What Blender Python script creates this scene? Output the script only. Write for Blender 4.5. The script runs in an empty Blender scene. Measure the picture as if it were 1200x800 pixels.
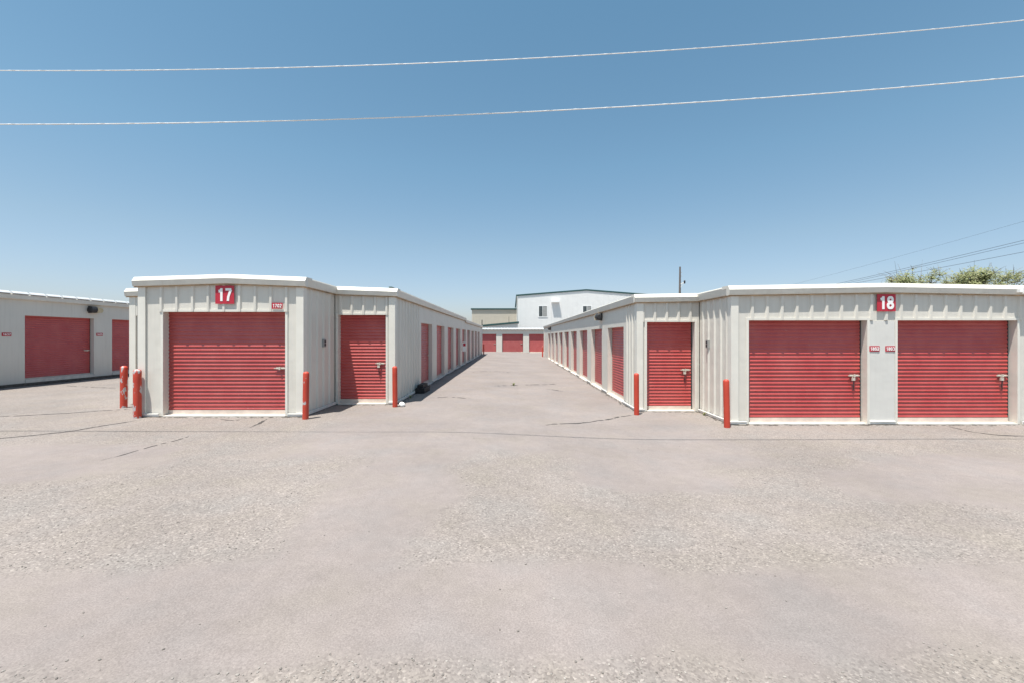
import bpy, bmesh, math, random
from mathutils import Vector, Matrix, noise as mnoise
from math import radians as R, pi, sin, cos

scene = bpy.context.scene
col = scene.collection

# ------------------------------------------------------------------ camera
F = 505.0            # focal length in photo pixels (photo 1200 wide)
CH = 1.66            # eye height
HY = 395.0           # horizon row in the photo
cam_d = bpy.data.cameras.new('camera')
cam_d.sensor_width = 36.0
cam_d.lens = F / 1200.0 * 36.0
cam_d.shift_y = -(400.0 - HY) / 1200.0
cam_d.clip_end = 5000
cam_d.clip_start = 0.05
cam = bpy.data.objects.new('camera', cam_d)
cam.location = (0, 0, CH)
cam.rotation_euler = (pi / 2, 0, 0)
col.objects.link(cam)
scene.camera = cam

# ------------------------------------------------------------------ light
SUN = Vector((-0.70, -1.0, 4.4)).normalized()       # towards the sun
EL = math.asin(SUN.z)
ROT = math.atan2(SUN.x, SUN.y)
world = bpy.data.worlds.new('World')
scene.world = world
world.use_nodes = True
wn = world.node_tree.nodes
wl = world.node_tree.links
wn.clear()
sky = wn.new('ShaderNodeTexSky')
sky.sky_type = 'NISHITA'
sky.sun_disc = False
sky.sun_elevation = EL
sky.sun_rotation = ROT
sky.altitude = 900
sky.air_density = 1.0
sky.dust_density = 2.6
sky.ozone_density = 0.6
bg = wn.new('ShaderNodeBackground')
bg.inputs['Strength'].default_value = 0.079
wo = wn.new('ShaderNodeOutputWorld')
tint = wn.new('ShaderNodeMix')          # white balance of the clear sky
tint.data_type = 'RGBA'; tint.blend_type = 'MULTIPLY'
tint.inputs['Factor'].default_value = 1.0
tcw = wn.new('ShaderNodeTexCoord'); spw = wn.new('ShaderNodeSeparateXYZ'); rpw = wn.new('ShaderNodeValToRGB')
wl.new(tcw.outputs['Generated'], spw.inputs[0]); wl.new(spw.outputs['Z'], rpw.inputs[0])
ew = rpw.color_ramp.elements
ew[0].position = .04; ew[0].color = (.85, .82, .88, 1)
ew[1].position = 1.0; ew[1].color = (.80, 1.0, 1.0, 1)
for p_, c_ in ((.20, (.89, .93, .855, 1)), (.36, (.82, 1.015, .93, 1)), (.62, (.71, 1.01, .945, 1))):
    q_ = ew.new(p_); q_.color = c_
wl.new(rpw.outputs[0], tint.inputs['B'])
wl.new(sky.outputs[0], tint.inputs['A'])
wl.new(tint.outputs['Result'], bg.inputs[0])
wl.new(bg.outputs[0], wo.inputs[0])

sun_d = bpy.data.lights.new('sun', 'SUN')
sun_d.energy = 3.9
sun_d.angle = R(0.5)
sun_d.color = (1.0, 0.955, 0.89)
sun = bpy.data.objects.new('sun', sun_d)
sun.rotation_euler = (-SUN).to_track_quat('-Z', 'Y').to_euler()
sun.location = (-20, -30, 60)
col.objects.link(sun)

scene.view_settings.view_transform = 'Standard'
scene.view_settings.look = 'None'
scene.view_settings.gamma = 1.0
scene.view_settings.use_curve_mapping = False
scene.view_settings.exposure = 1.14

# ------------------------------------------------------------------ helpers
class MB:
    def __init__(s):
        s.v = []; s.f = []
    def poly(s, pts):
        n = len(s.v); s.v += [tuple(p) for p in pts]; s.f.append(tuple(range(n, n + len(pts))))
    def box(s, x0, x1, y0, y1, z0, z1):
        n = len(s.v)
        s.v += [(x0,y0,z0),(x1,y0,z0),(x1,y1,z0),(x0,y1,z0),(x0,y0,z1),(x1,y0,z1),(x1,y1,z1),(x0,y1,z1)]
        for q in ((0,3,2,1),(4,5,6,7),(0,1,5,4),(1,2,6,5),(2,3,7,6),(3,0,4,7)):
            s.f.append(tuple(n + i for i in q))
    def prism(s, poly, z0, z1):
        """poly: CCW list of (x, y); straight up"""
        n = len(s.v); k = len(poly)
        s.v += [(p[0], p[1], z0) for p in poly] + [(p[0], p[1], z1) for p in poly]
        for i in range(k):
            j = (i + 1) % k
            s.f.append((n + i, n + j, n + k + j, n + k + i))
        s.f.append(tuple(n + k + i for i in range(k)))
        s.f.append(tuple(n + i for i in reversed(range(k))))
    def prism_y(s, poly, y0, y1):
        """poly of (x, z) going along y"""
        n = len(s.v); k = len(poly)
        s.v += [(p[0], y0, p[1]) for p in poly] + [(p[0], y1, p[1]) for p in poly]
        for i in range(k):
            j = (i + 1) % k
            s.f.append((n + i, n + j, n + k + j, n + k + i))
        s.f.append(tuple(n + k + i for i in range(k)))
        s.f.append(tuple(n + i for i in reversed(range(k))))
    def tube(s, pts, r, sides=8, caps=True):
        pts = [Vector(p) for p in pts]
        n0 = len(s.v)
        rr = r if isinstance(r, (list, tuple)) else [r] * len(pts)
        for i, p in enumerate(pts):
            t = (pts[min(i+1, len(pts)-1)] - pts[max(i-1, 0)]).normalized()
            a = Vector((0,0,1)) if abs(t.z) < .9 else Vector((1,0,0))
            u = t.cross(a).normalized(); w = t.cross(u).normalized()
            for k in range(sides):
                an = 2*pi*k/sides
                s.v.append(tuple(p + (u*cos(an) + w*sin(an))*rr[i]))
        for i in range(len(pts)-1):
            for k in range(sides):
                a = n0+i*sides+k; b = n0+i*sides+(k+1) % sides
                s.f.append((a, b, b+sides, a+sides))
        if caps:
            s.f.append(tuple(n0+k for k in reversed(range(sides))))
            s.f.append(tuple(n0+(len(pts)-1)*sides+k for k in range(sides)))
    def lathe(s, prof, sides=24, c=(0,0)):
        n0 = len(s.v)
        for (r, z) in prof:
            for k in range(sides):
                an = 2*pi*k/sides
                s.v.append((c[0]+r*cos(an), c[1]+r*sin(an), z))
        for i in range(len(prof)-1):
            for k in range(sides):
                a = n0+i*sides+k; b = n0+i*sides+(k+1) % sides
                s.f.append((a, b, b+sides, a+sides))
        s.f.append(tuple(n0+(len(prof)-1)*sides+k for k in range(sides)))
    def mesh(s, name):
        me = bpy.data.meshes.new(name)
        me.from_pydata(s.v, [], s.f)
        bm = bmesh.new(); bm.from_mesh(me)
        bmesh.ops.recalc_face_normals(bm, faces=bm.faces)
        bm.to_mesh(me); bm.free()
        return me
    def build(s, name, mat, parent=None, smooth=False, loc=None, rz=0):
        return link(name, s.mesh(name), mat, parent, smooth, loc, rz)

def link(name, me, mat, parent=None, smooth=False, loc=None, rz=0):
    if mat is not None and not me.materials: me.materials.append(mat)
    if smooth:
        for p in me.polygons: p.use_smooth = True
    o = bpy.data.objects.new(name, me)
    col.objects.link(o)
    if parent is not None: o.parent = parent
    if loc is not None: o.location = loc
    o.rotation_euler = (0, 0, rz)
    return o

def tag(o, label=None, cat=None, group=None, kind=None):
    if label: o['label'] = label
    if cat: o['category'] = cat
    if group: o['group'] = group
    if kind: o['kind'] = kind
    return o

def thing(name, label, cat, loc=(0,0,0), rz=0, group=None):
    o = bpy.data.objects.new(name, None)
    o.empty_display_size = .3
    o.location = loc; o.rotation_euler = (0,0,rz)
    col.objects.link(o)
    return tag(o, label, cat, group)

def copy_tree(o, parent=None):
    c = o.copy(); col.objects.link(c); c.parent = parent
    for ch in list(o.children): copy_tree(ch, c)
    return c

def sstep(a, b, x):
    t = max(0.0, min(1.0, (x-a)/(b-a))); return t*t*(3-2*t)

def gz(x, y=0):
    """height of the yard: the right half lies 15 cm lower"""
    return -0.15 * sstep(-1.6, 2.8, x)

def ground_at(px, py):
    """photo pixel -> point on the yard"""
    z = 0.0
    for _ in range(6):
        Y = F*(CH-z)/(py-HY); X = (px-600)/F*Y; z = gz(X, Y)
    return X, Y, z

# ------------------------------------------------------------------ materials
def new_mat(name):
    m = bpy.data.materials.new(name); m.use_nodes = True
    nt = m.node_tree
    b = nt.nodes['Principled BSDF']
    return m, nt, b

def N(nt, t, **kw):
    n = nt.nodes.new(t)
    for k, v in kw.items(): setattr(n, k, v)
    return n

def simple(name, c, rough=.5, metal=0, var=.08, scale=4, bump=0, bscale=40, stretch=(1,1,1), spec=.4):
    m, nt, b = new_mat(name)
    b.inputs['Roughness'].default_value = rough
    b.inputs['Metallic'].default_value = metal
    b.inputs['Specular IOR Level'].default_value = spec
    tc = N(nt, 'ShaderNodeTexCoord'); mp = N(nt, 'ShaderNodeMapping')
    mp.inputs['Scale'].default_value = stretch
    nt.links.new(tc.outputs['Object'], mp.inputs[0])
    no = N(nt, 'ShaderNodeTexNoise'); no.inputs['Scale'].default_value = scale; no.inputs['Detail'].default_value = 6
    nt.links.new(mp.outputs[0], no.inputs[0])
    rp = N(nt, 'ShaderNodeValToRGB')
    rp.color_ramp.elements[0].position = .3; rp.color_ramp.elements[1].position = .72
    rp.color_ramp.elements[0].color = (*[x*(1-var) for x in c], 1)
    rp.color_ramp.elements[1].color = (*[min(1, x*(1+var)) for x in c], 1)
    nt.links.new(no.outputs[0], rp.inputs[0]); nt.links.new(rp.outputs[0], b.inputs['Base Color'])
    if bump:
        n2 = N(nt, 'ShaderNodeTexNoise'); n2.inputs['Scale'].default_value = bscale; n2.inputs['Detail'].default_value = 4
        nt.links.new(tc.outputs['Object'], n2.inputs[0])
        bp = N(nt, 'ShaderNodeBump'); bp.inputs['Strength'].default_value = bump; bp.inputs['Distance'].default_value = .01
        nt.links.new(n2.outputs[0], bp.inputs['Height']); nt.links.new(bp.outputs[0], b.inputs['Normal'])
    return m

def panel_mat(name, c, dirt=(.33,.30,.25)):
    """painted sheet steel: slow dents, vertical rain streaks, a few grubby specks"""
    m, nt, b = new_mat(name)
    b.inputs['Roughness'].default_value = .48
    b.inputs['Specular IOR Level'].default_value = .35
    L = nt.links.new
    tc = N(nt, 'ShaderNodeTexCoord')
    mp = N(nt, 'ShaderNodeMapping'); mp.inputs['Scale'].default_value = (9, 9, .55)
    L(tc.outputs['Object'], mp.inputs[0])
    st = N(nt, 'ShaderNodeTexNoise'); st.inputs['Scale'].default_value = 1.6; st.inputs['Detail'].default_value = 7
    L(mp.outputs[0], st.inputs[0])
    bl = N(nt, 'ShaderNodeTexNoise'); bl.inputs['Scale'].default_value = 1.1; bl.inputs['Detail'].default_value = 5
    L(tc.outputs['Object'], bl.inputs[0])
    mr = N(nt, 'ShaderNodeMapRange'); mr.inputs['From Min'].default_value = .48; mr.inputs['From Max'].default_value = .85
    mr.inputs['To Max'].default_value = .18
    L(st.outputs[0], mr.inputs[0])
    m1 = N(nt, 'ShaderNodeMix', data_type='RGBA'); m1.inputs['A'].default_value = (*c, 1); m1.inputs['B'].default_value = (*[x*.86 for x in c], 1)
    L(bl.outputs[0], m1.inputs['Factor'])
    m2 = N(nt, 'ShaderNodeMix', data_type='RGBA'); L(m1.outputs['Result'], m2.inputs['A']); m2.inputs['B'].default_value = (*dirt, 1)
    L(mr.outputs[0], m2.inputs['Factor'])
    L(m2.outputs['Result'], b.inputs['Base Color'])
    dn = N(nt, 'ShaderNodeTexNoise'); dn.inputs['Scale'].default_value = 2.4; dn.inputs['Detail'].default_value = 2
    L(tc.outputs['Object'], dn.inputs[0])
    bp = N(nt, 'ShaderNodeBump'); bp.inputs['Strength'].default_value = .35; bp.inputs['Distance'].default_value = .03
    L(dn.outputs[0], bp.inputs['Height']); L(bp.outputs[0], b.inputs['Normal'])
    return m

def door_mat(name, c, fade):
    m, nt, b = new_mat(name)
    b.inputs['Roughness'].default_value = .46
    b.inputs['Specular IOR Level'].default_value = .95
    L = nt.links.new
    tc = N(nt, 'ShaderNodeTexCoord'); oi = N(nt, 'ShaderNodeObjectInfo')
    ad = N(nt, 'ShaderNodeVectorMath', operation='ADD')
    L(tc.outputs['Object'], ad.inputs[0]); 
    ml = N(nt, 'ShaderNodeMath', operation='MULTIPLY'); ml.inputs[1].default_value = 40
    L(oi.outputs['Random'], ml.inputs[0]); L(ml.outputs[0], ad.inputs[1])
    mp = N(nt, 'ShaderNodeMapping'); mp.inputs['Scale'].default_value = (1.4, 1.4, 1.0)
    L(ad.outputs[0], mp.inputs[0])
    no = N(nt, 'ShaderNodeTexNoise'); no.inputs['Scale'].default_value = 1.7; no.inputs['Detail'].default_value = 8; no.inputs['Roughness'].default_value = .65
    L(mp.outputs[0], no.inputs[0])
    rp = N(nt, 'ShaderNodeMapRange'); rp.inputs['From Min'].default_value = .3; rp.inputs['From Max'].default_value = .75
    L(no.outputs[0], rp.inputs[0])
    m1 = N(nt, 'ShaderNodeMix', data_type='RGBA'); m1.inputs['A'].default_value = (*c, 1); m1.inputs['B'].default_value = (*fade, 1)
    L(rp.outputs[0], m1.inputs['Factor'])
    # dust specks
    n2 = N(nt, 'ShaderNodeTexNoise'); n2.inputs['Scale'].default_value = 26; n2.inputs['Detail'].default_value = 3
    L(ad.outputs[0], n2.inputs[0])
    r2 = N(nt, 'ShaderNodeMapRange'); r2.inputs['From Min'].default_value = .66; r2.inputs['From Max'].default_value = .8; r2.inputs['To Max'].default_value = .35
    L(n2.outputs[0], r2.inputs[0])
    m2 = N(nt, 'ShaderNodeMix', data_type='RGBA'); L(m1.outputs['Result'], m2.inputs['A']); m2.inputs['B'].default_value = (.5,.3,.28,1)
    L(r2.outputs[0], m2.inputs['Factor'])
    vr = N(nt, 'ShaderNodeMapRange'); vr.inputs['To Min'].default_value = .86; vr.inputs['To Max'].default_value = 1.1
    L(oi.outputs['Random'], vr.inputs[0])
    sc = N(nt, 'ShaderNodeVectorMath', operation='SCALE'); L(m2.outputs['Result'], sc.inputs[0]); L(vr.outputs[0], sc.inputs['Scale'])
    L(sc.outputs[0], b.inputs['Base Color'])
    return m

def bollard_mat():
    m, nt, b = new_mat('bollard_paint')
    b.inputs['Roughness'].default_value = .55
    L = nt.links.new
    tc = N(nt, 'ShaderNodeTexCoord'); oi = N(nt, 'ShaderNodeObjectInfo')
    ml = N(nt, 'ShaderNodeMath', operation='MULTIPLY'); ml.inputs[1].default_value = 30
    L(oi.outputs['Random'], ml.inputs[0])
    ad = N(nt, 'ShaderNodeVectorMath', operation='ADD'); L(tc.outputs['Object'], ad.inputs[0]); L(ml.outputs[0], ad.inputs[1])
    mp = N(nt, 'ShaderNodeMapping'); mp.inputs['Scale'].default_value = (6, 6, 3.2); L(ad.outputs[0], mp.inputs[0])
    n1 = N(nt, 'ShaderNodeTexNoise'); n1.inputs['Scale'].default_value = 1.5; n1.inputs['Detail'].default_value = 5; n1.inputs['Roughness'].default_value = .55
    L(mp.outputs[0], n1.inputs[0])
    at = N(nt, 'ShaderNodeAttribute', attribute_type='OBJECT', attribute_name='["wear"]')
    ad2 = N(nt, 'ShaderNodeMath', operation='ADD'); L(n1.outputs[0], ad2.inputs[0]); L(at.outputs['Fac'], ad2.inputs[1])
    r1 = N(nt, 'ShaderNodeMapRange'); r1.inputs['From Min'].default_value = .60; r1.inputs['From Max'].default_value = .615
    L(ad2.outputs[0], r1.inputs[0])
    n2 = N(nt, 'ShaderNodeTexNoise'); n2.inputs['Scale'].default_value = 5; n2.inputs['Detail'].default_value = 6; L(ad.outputs[0], n2.inputs[0])
    pc = N(nt, 'ShaderNodeMix', data_type='RGBA'); pc.inputs['A'].default_value = (.41,.031,.016,1); pc.inputs['B'].default_value = (.52,.066,.032,1)
    L(n2.outputs[0], pc.inputs['Factor'])
    mx = N(nt, 'ShaderNodeMix', data_type='RGBA'); L(r1.outputs[0], mx.inputs['Factor']); L(pc.outputs['Result'], mx.inputs['A']); mx.inputs['B'].default_value = (.42,.40,.40,1)
    L(mx.outputs['Result'], b.inputs['Base Color'])
    return m

def ground_mat():
    m, nt, b = new_mat('weathered_asphalt')
    L = nt.links.new
    b.inputs['Roughness'].default_value = .92
    b.inputs['Specular IOR Level'].default_value = .2
    tc = N(nt, 'ShaderNodeTexCoord')
    at = N(nt, 'ShaderNodeAttribute', attribute_name='seal')        # where the yard was sealed smooth
    # stones of the open gravelly surface
    v1 = N(nt, 'ShaderNodeTexVoronoi'); v1.inputs['Scale'].default_value = 75; L(tc.outputs['Object'], v1.inputs['Vector'])
    sep = N(nt, 'ShaderNodeSeparateColor'); L(v1.outputs['Color'], sep.inputs[0])
    cr = N(nt, 'ShaderNodeValToRGB'); e = cr.color_ramp.elements
    e[0].position = 0; e[0].color = (.15,.136,.126,1)
    e[1].position = 1; e[1].color = (.315,.292,.272,1)
    for p, c in ((.10,(.172,.157,.146,1)), (.5,(.208,.191,.178,1)), (.88,(.240,.220,.203,1)), (.96,(.268,.246,.225,1))):
        x = e.new(p); x.color = c
    L(sep.outputs[0], cr.inputs[0])
    # fine smooth surface
    n1 = N(nt, 'ShaderNodeTexNoise'); n1.inputs['Scale'].default_value = 95; n1.inputs['Detail'].default_value = 5; n1.inputs['Roughness'].default_value = .75; L(tc.outputs['Object'], n1.inputs[0])
    c2 = N(nt, 'ShaderNodeValToRGB')
    c2.color_ramp.elements[0].position = .3; c2.color_ramp.elements[0].color = (.155,.140,.133,1)
    c2.color_ramp.elements[1].position = .7; c2.color_ramp.elements[1].color = (.268,.244,.232,1)
    L(n1.outputs[0], c2.inputs[0])
    mx = N(nt, 'ShaderNodeMix', data_type='RGBA'); L(at.outputs['Fac'], mx.inputs['Factor']); L(cr.outputs[0], mx.inputs['A']); L(c2.outputs[0], mx.inputs['B'])
    # slow tone changes, stains
    n3 = N(nt, 'ShaderNodeTexNoise'); n3.inputs['Scale'].default_value = .55; n3.inputs['Detail'].default_value = 7; n3.inputs['Roughness'].default_value = .6
    L(tc.outputs['Object'], n3.inputs[0])
    mr = N(nt, 'ShaderNodeMapRange'); mr.inputs['From Min'].default_value = .3; mr.inputs['From Max'].default_value = .7
    mr.inputs['To Min'].default_value = .88; mr.inputs['To Max'].default_value = 1.1
    L(n3.outputs[0], mr.inputs[0])
    n4 = N(nt, 'ShaderNodeTexNoise'); n4.inputs['Scale'].default_value = 7; n4.inputs['Detail'].default_value = 8; n4.inputs['Roughness'].default_value = .7
    L(tc.outputs['Object'], n4.inputs[0])
    m4 = N(nt, 'ShaderNodeMapRange'); m4.inputs['From Min'].default_value = .3; m4.inputs['From Max'].default_value = .7
    m4.inputs['To Min'].default_value = .92; m4.inputs['To Max'].default_value = 1.06
    L(n4.outputs[0], m4.inputs[0])
    mu = N(nt, 'ShaderNodeMath', operation='MULTIPLY'); L(mr.outputs[0], mu.inputs[0]); L(m4.outputs[0], mu.inputs[1])
    vm = N(nt, 'ShaderNodeVectorMath', operation='SCALE'); L(mx.outputs['Result'], vm.inputs[0]); L(mu.outputs[0], vm.inputs['Scale'])
    n5 = N(nt, 'ShaderNodeTexNoise'); n5.inputs['Scale'].default_value = 1.3; n5.inputs['Detail'].default_value = 4
    L(tc.outputs['Object'], n5.inputs[0])
    hr = N(nt, 'ShaderNodeValToRGB'); hr.color_ramp.elements[0].position = .32; hr.color_ramp.elements[0].color = (1.0,.985,.985,1)
    hr.color_ramp.elements[1].position = .68; hr.color_ramp.elements[1].color = (1.03,.99,.945,1)
    q5 = hr.color_ramp.elements.new(.5); q5.color = (1.035,.99,.975,1)
    L(n5.outputs[0], hr.inputs[0])
    hm = N(nt, 'ShaderNodeVectorMath', operation='MULTIPLY'); L(vm.outputs[0], hm.inputs[0]); L(hr.outputs[0], hm.inputs[1])
    L(hm.outputs[0], b.inputs['Base Color'])
    # bump
    inv = N(nt, 'ShaderNodeMath', operation='SUBTRACT'); inv.inputs[0].default_value = 1; L(at.outputs['Fac'], inv.inputs[1])
    st = N(nt, 'ShaderNodeMapRange'); st.inputs['To Min'].default_value = .12; st.inputs['To Max'].default_value = .42
    L(inv.outputs[0], st.inputs[0])
    bp = N(nt, 'ShaderNodeBump'); bp.inputs['Distance'].default_value = .006; bp.invert = True
    L(v1.outputs['Distance'], bp.inputs['Height']); L(st.outputs[0], bp.inputs['Strength'])
    L(bp.outputs[0], b.inputs['Normal'])
    return m

M = {}
M['panel'] = panel_mat('beige_sheet_steel', (.67,.64,.575))
M['panel_white'] = panel_mat('pale_sheet_steel', (.67,.655,.615), (.45,.42,.38))
M['fascia'] = panel_mat('eave_trim_steel', (.69,.66,.59), (.42,.33,.24))
M['trim'] = simple('trim_steel', (.68,.655,.59), .45, var=.05, scale=3)
M['rust'] = simple('rusty_drip_edge', (.40,.27,.155), .75, var=.4, scale=5)
M['roof'] = simple('galvanised_roof', (.62,.63,.63), .38, .25, var=.1, scale=1.2)
M['door'] = door_mat('red_door_steel', (.385,.031,.028), (.465,.080,.068))
M['bar'] = simple('door_bottom_bar', (.56,.48,.42), .5, var=.14, scale=5)
M['steel'] = simple('latch_steel', (.62,.57,.49), .5, .25, var=.15, scale=20)
M['dark'] = simple('dark_metal', (.03,.03,.033), .5, var=.2)
M['sill'] = simple('concrete_sill', (.62,.58,.52), .85, var=.12, scale=6, bump=.2)
M['flash'] = simple('white_base_flashing', (.74,.73,.69), .5, var=.12, scale=8)
M['bollard'] = bollard_mat()
M['sign_red'] = simple('sign_red', (.45,.025,.045), .4, var=.05)
M['white'] = simple('white_paint', (.82,.82,.80), .5, var=.03)
M['wwall'] = panel_mat('white_steel_wall', (.78,.775,.755), (.70,.70,.69))
M['twall'] = panel_mat('tan_steel_wall', (.52,.48,.40), (.42,.38,.31))
M['green'] = simple('dark_green_trim', (.028,.075,.072), .45, var=.1)
M['glass'] = simple('window_glass', (.05,.06,.065), .08, var=.3, scale=1.5, spec=.8)
M['lens'] = simple('lamp_lens', (.52,.42,.26), .25, var=.15, scale=20)
M['cable'] = simple('pale_cable', (.74,.73,.70), .5, var=.05, scale=6)
M['wire'] = simple('dark_wire', (.06,.07,.09), .5, var=.1)
M['wood'] = simple('weathered_pole_wood', (.13,.11,.10), .85, var=.25, scale=8, stretch=(3,3,.3))
M['rubber'] = simple('black_rubber', (.012,.012,.014), .7, var=.2)
M['ground'] = ground_mat()
M['crack'] = simple('crack_tar', (.05,.046,.044), .95, var=.35, scale=9)
M['dirt'] = simple('dark_dirt_and_shadow_tone', (.10,.088,.075), .95, var=.4, scale=14)  # dirt patches, and the painted shadow tone of the far left wall base
M['stone'] = simple('white_stone', (.75,.74,.72), .8, var=.1, scale=20, bump=.4)
M['box'] = simple('grey_outlet_box', (.30,.30,.29), .5, var=.1)
M['bark'] = simple('bark', (.12,.10,.085), .9, var=.3, scale=9)

def leaf_mat(name, a, b_):
    m, nt, b = new_mat(name)
    L = nt.links.new
    b.inputs['Roughness'].default_value = .6
    g = N(nt, 'ShaderNodeNewGeometry')
    mx = N(nt, 'ShaderNodeMix', data_type='RGBA'); mx.inputs['A'].default_value = (*a, 1); mx.inputs['B'].default_value = (*b_, 1)
    L(g.outputs['Random Per Island'], mx.inputs['Factor']); L(mx.outputs['Result'], b.inputs['Base Color'])
    tr = N(nt, 'ShaderNodeBsdfTranslucent'); L(mx.outputs['Result'], tr.inputs[0])
    ms = N(nt, 'ShaderNodeMixShader'); ms.inputs[0].default_value = .35
    out = nt.nodes['Material Output']
    L(b.outputs[0], ms.inputs[1]); L(tr.outputs[0], ms.inputs[2]); L(ms.outputs[0], out.inputs['Surface'])
    return m
M['leaf'] = leaf_mat('green_leaves', (.17,.21,.07), (.34,.34,.17))
M['leaf_dry'] = leaf_mat('dry_twigs', (.16,.13,.085), (.22,.17,.11))
def pebble_mat():
    m, nt, b = new_mat('loose_pebbles')
    b.inputs['Roughness'].default_value = .85
    g = N(nt, 'ShaderNodeNewGeometry'); r = N(nt, 'ShaderNodeValToRGB'); e = r.color_ramp.elements
    e[0].color = (.12,.107,.096,1); e[1].color = (.32,.295,.27,1)
    for p, c in ((.3,(.18,.162,.148,1)), (.75,(.25,.228,.208,1)), (.92,(.28,.256,.232,1))):
        x = e.new(p); x.color = c
    nt.links.new(g.outputs['Random Per Island'], r.inputs[0]); nt.links.new(r.outputs[0], b.inputs['Base Color'])
    return m
M['pebble'] = pebble_mat()

# ------------------------------------------------------------------ the yard
def fbm(x, y, s, seed=0.0):
    return mnoise.fractal(Vector((x*s+seed, y*s-seed*.7, seed*1.3)), 1.0, 2.1, 4)

# smooth sealed areas as ellipses in yard metres (centre, radii, turn)
def seal_at(x, y):
    if y > 60 or abs(x) > 60: return .5
    w = .30*fbm(x, y, .9, 3.1) + .10*fbm(x, y, 3.5, 6.0)
    w2 = .5*fbm(x, y, .35, 9.4)
    s = 0.0
    # cross track in the foreground
    yc = 2.78 + .05*x + .12*w2
    s = max(s, sstep(.62, .38, abs(y + .5*w - yc)))
    # branch running up to the aisle between the two gravelly areas
    xc = -1.35 - .02*(y-4)
    s = max(s, sstep(.85, .45, abs(x + 1.2*w - xc)) * sstep(10.0, 8.8, y + 2*w) * sstep(2.6, 3.0, y))
    # the aisle itself and the strip in front of it
    s = max(s, sstep(5.6, 6.6, y + 2.2*w) * sstep(-3.9, -3.0, x + w) * sstep(4.3, 3.4, x + w) * .9)
    # patches
    for cx, cy, rx, ry in ((-6.6,5.8,2.0,1.0), (1.85,5.7,1.1,.75), (5.4,5.3,1.6,.85), (8.0,6.1,3.0,.7), (-9.5,5.6,2.2,1.0)):
        d = math.hypot((x-cx+1.1*w)/rx, (y-cy+.9*w)/ry)
        s = max(s, sstep(1.12, .85, d))
    return s

xs = [-900,-500,-250,-120,-70,-45,-32] + [-24+.6*i for i in range(14)] + [-15.4+.11*i for i in range(281)] + [16+.6*i for i in range(14)] + [28,36,50,80,140,260,500,900]
ys = [-300,-120,-50,-20,-8,-3,0] + [.8+.09*i for i in range(75)] + [7.65+.18*i for i in range(36)] + [14.4+.6*i for i in range(62)] + [54,60,70,85,100,130,180,260,400,700,1500]
xs = sorted(set(round(v,4) for v in xs)); ys = sorted(set(round(v,4) for v in ys))
gm = MB()
for y in ys:
    for x in xs:
        und = .012*mnoise.noise(Vector((x*.35, y*.35, 4.0))) if abs(x) < 30 and -3 < y < 60 else 0
        gm.v.append((x, y, gz(x, y) + und - .012))
nx = len(xs)
for j in range(len(ys)-1):
    for i in range(nx-1):
        a = j*nx+i
        gm.f.append((a, a+1, a+nx+1, a+nx))
gme = bpy.data.meshes.new('ground')
gme.from_pydata(gm.v, [], gm.f)
att = gme.attributes.new('seal', 'FLOAT', 'POINT')
att.data.foreach_set('value', [seal_at(v[0], v[1]) for v in gm.v])
ground = link('ground', gme, M['ground'])
for p in gme.polygons: p.use_smooth = True
tag(ground, 'bleached grey asphalt yard with gravelly patches and cracks', 'ground', kind='structure')
def gh(x, y):
    und = .012*mnoise.noise(Vector((x*.35, y*.35, 4.0)))
    return gz(x, y) + und - .012

# cracks
def crack(pix, w, seed, gap=0.0):
    rnd = random.Random(seed)
    pts = [ground_at(*p) for p in pix]
    line = []
    for a, b in zip(pts[:-1], pts[1:]):
        L_ = math.hypot(b[0]-a[0], b[1]-a[1]); n = max(2, int(L_/.07))
        for i in range(n):
            t = i/n
            line.append((a[0]+(b[0]-a[0])*t, a[1]+(b[1]-a[1])*t))
    line.append(pts[-1][:2])
    out = MB(); prev = None
    acc = 0
    for i, (x, y) in enumerate(line):
        q = line[min(i+1, len(line)-1)]; p = line[max(i-1, 0)]
        dx, dy = q[0]-p[0], q[1]-p[1]; l = math.hypot(dx, dy) or 1
        nx_, ny_ = -dy/l, dx/l
        acc = acc*.8 + rnd.uniform(-1, 1)*.02
        off = acc + .05*mnoise.noise(Vector((x*1.3, y*1.3, seed)))
        hw = w*.5*(.45+.9*rnd.random())*(1 if 2 < i < len(line)-3 else .3)
        cx, cy = x+nx_*off, y+ny_*off
        cur = ((cx-nx_*hw, cy-ny_*hw), (cx+nx_*hw, cy+ny_*hw))
        if prev and rnd.random() >= gap:
            out.poly([(p_[0], p_[1], gh(*p_)+.004) for p_ in (prev[0], cur[0], cur[1], prev[1])])
        prev = cur
    return out.build('crack', M['crack'], ground)
crack([(-60,521),(0,513),(80,505),(160,491.5)], .05, 1)
crack([(-40,489),(0,487),(75,483.5),(160,477)], .045, 2, .15)
crack([(118,538),(175,523),(233,508)], .022, 3, .35)
crack([(292,500),(302,496),(312,490)], .05, 4)
crack([(258,490),(275,492),(290,489)], .05, 14, .2)
crack([(640,497),(690,493.5),(743,485)], .05, 5, .1)
crack([(577,451.5),(615,450.5),(655,449)], .10, 6, .3)
crack([(503,465),(525,464),(552,466)], .06, 7, .3)
crack([(1112,498.5),(1140,505),(1165,508.5),(1210,510)], .045, 8, .05)
crack([(75,451),(110,453),(157,455)], .06, 9, .2)
crack([(545,436),(575,434),(600,436)], .10, 10, .5)
crack([(640,455),(660,458)], .09, 11, .2)

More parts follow.
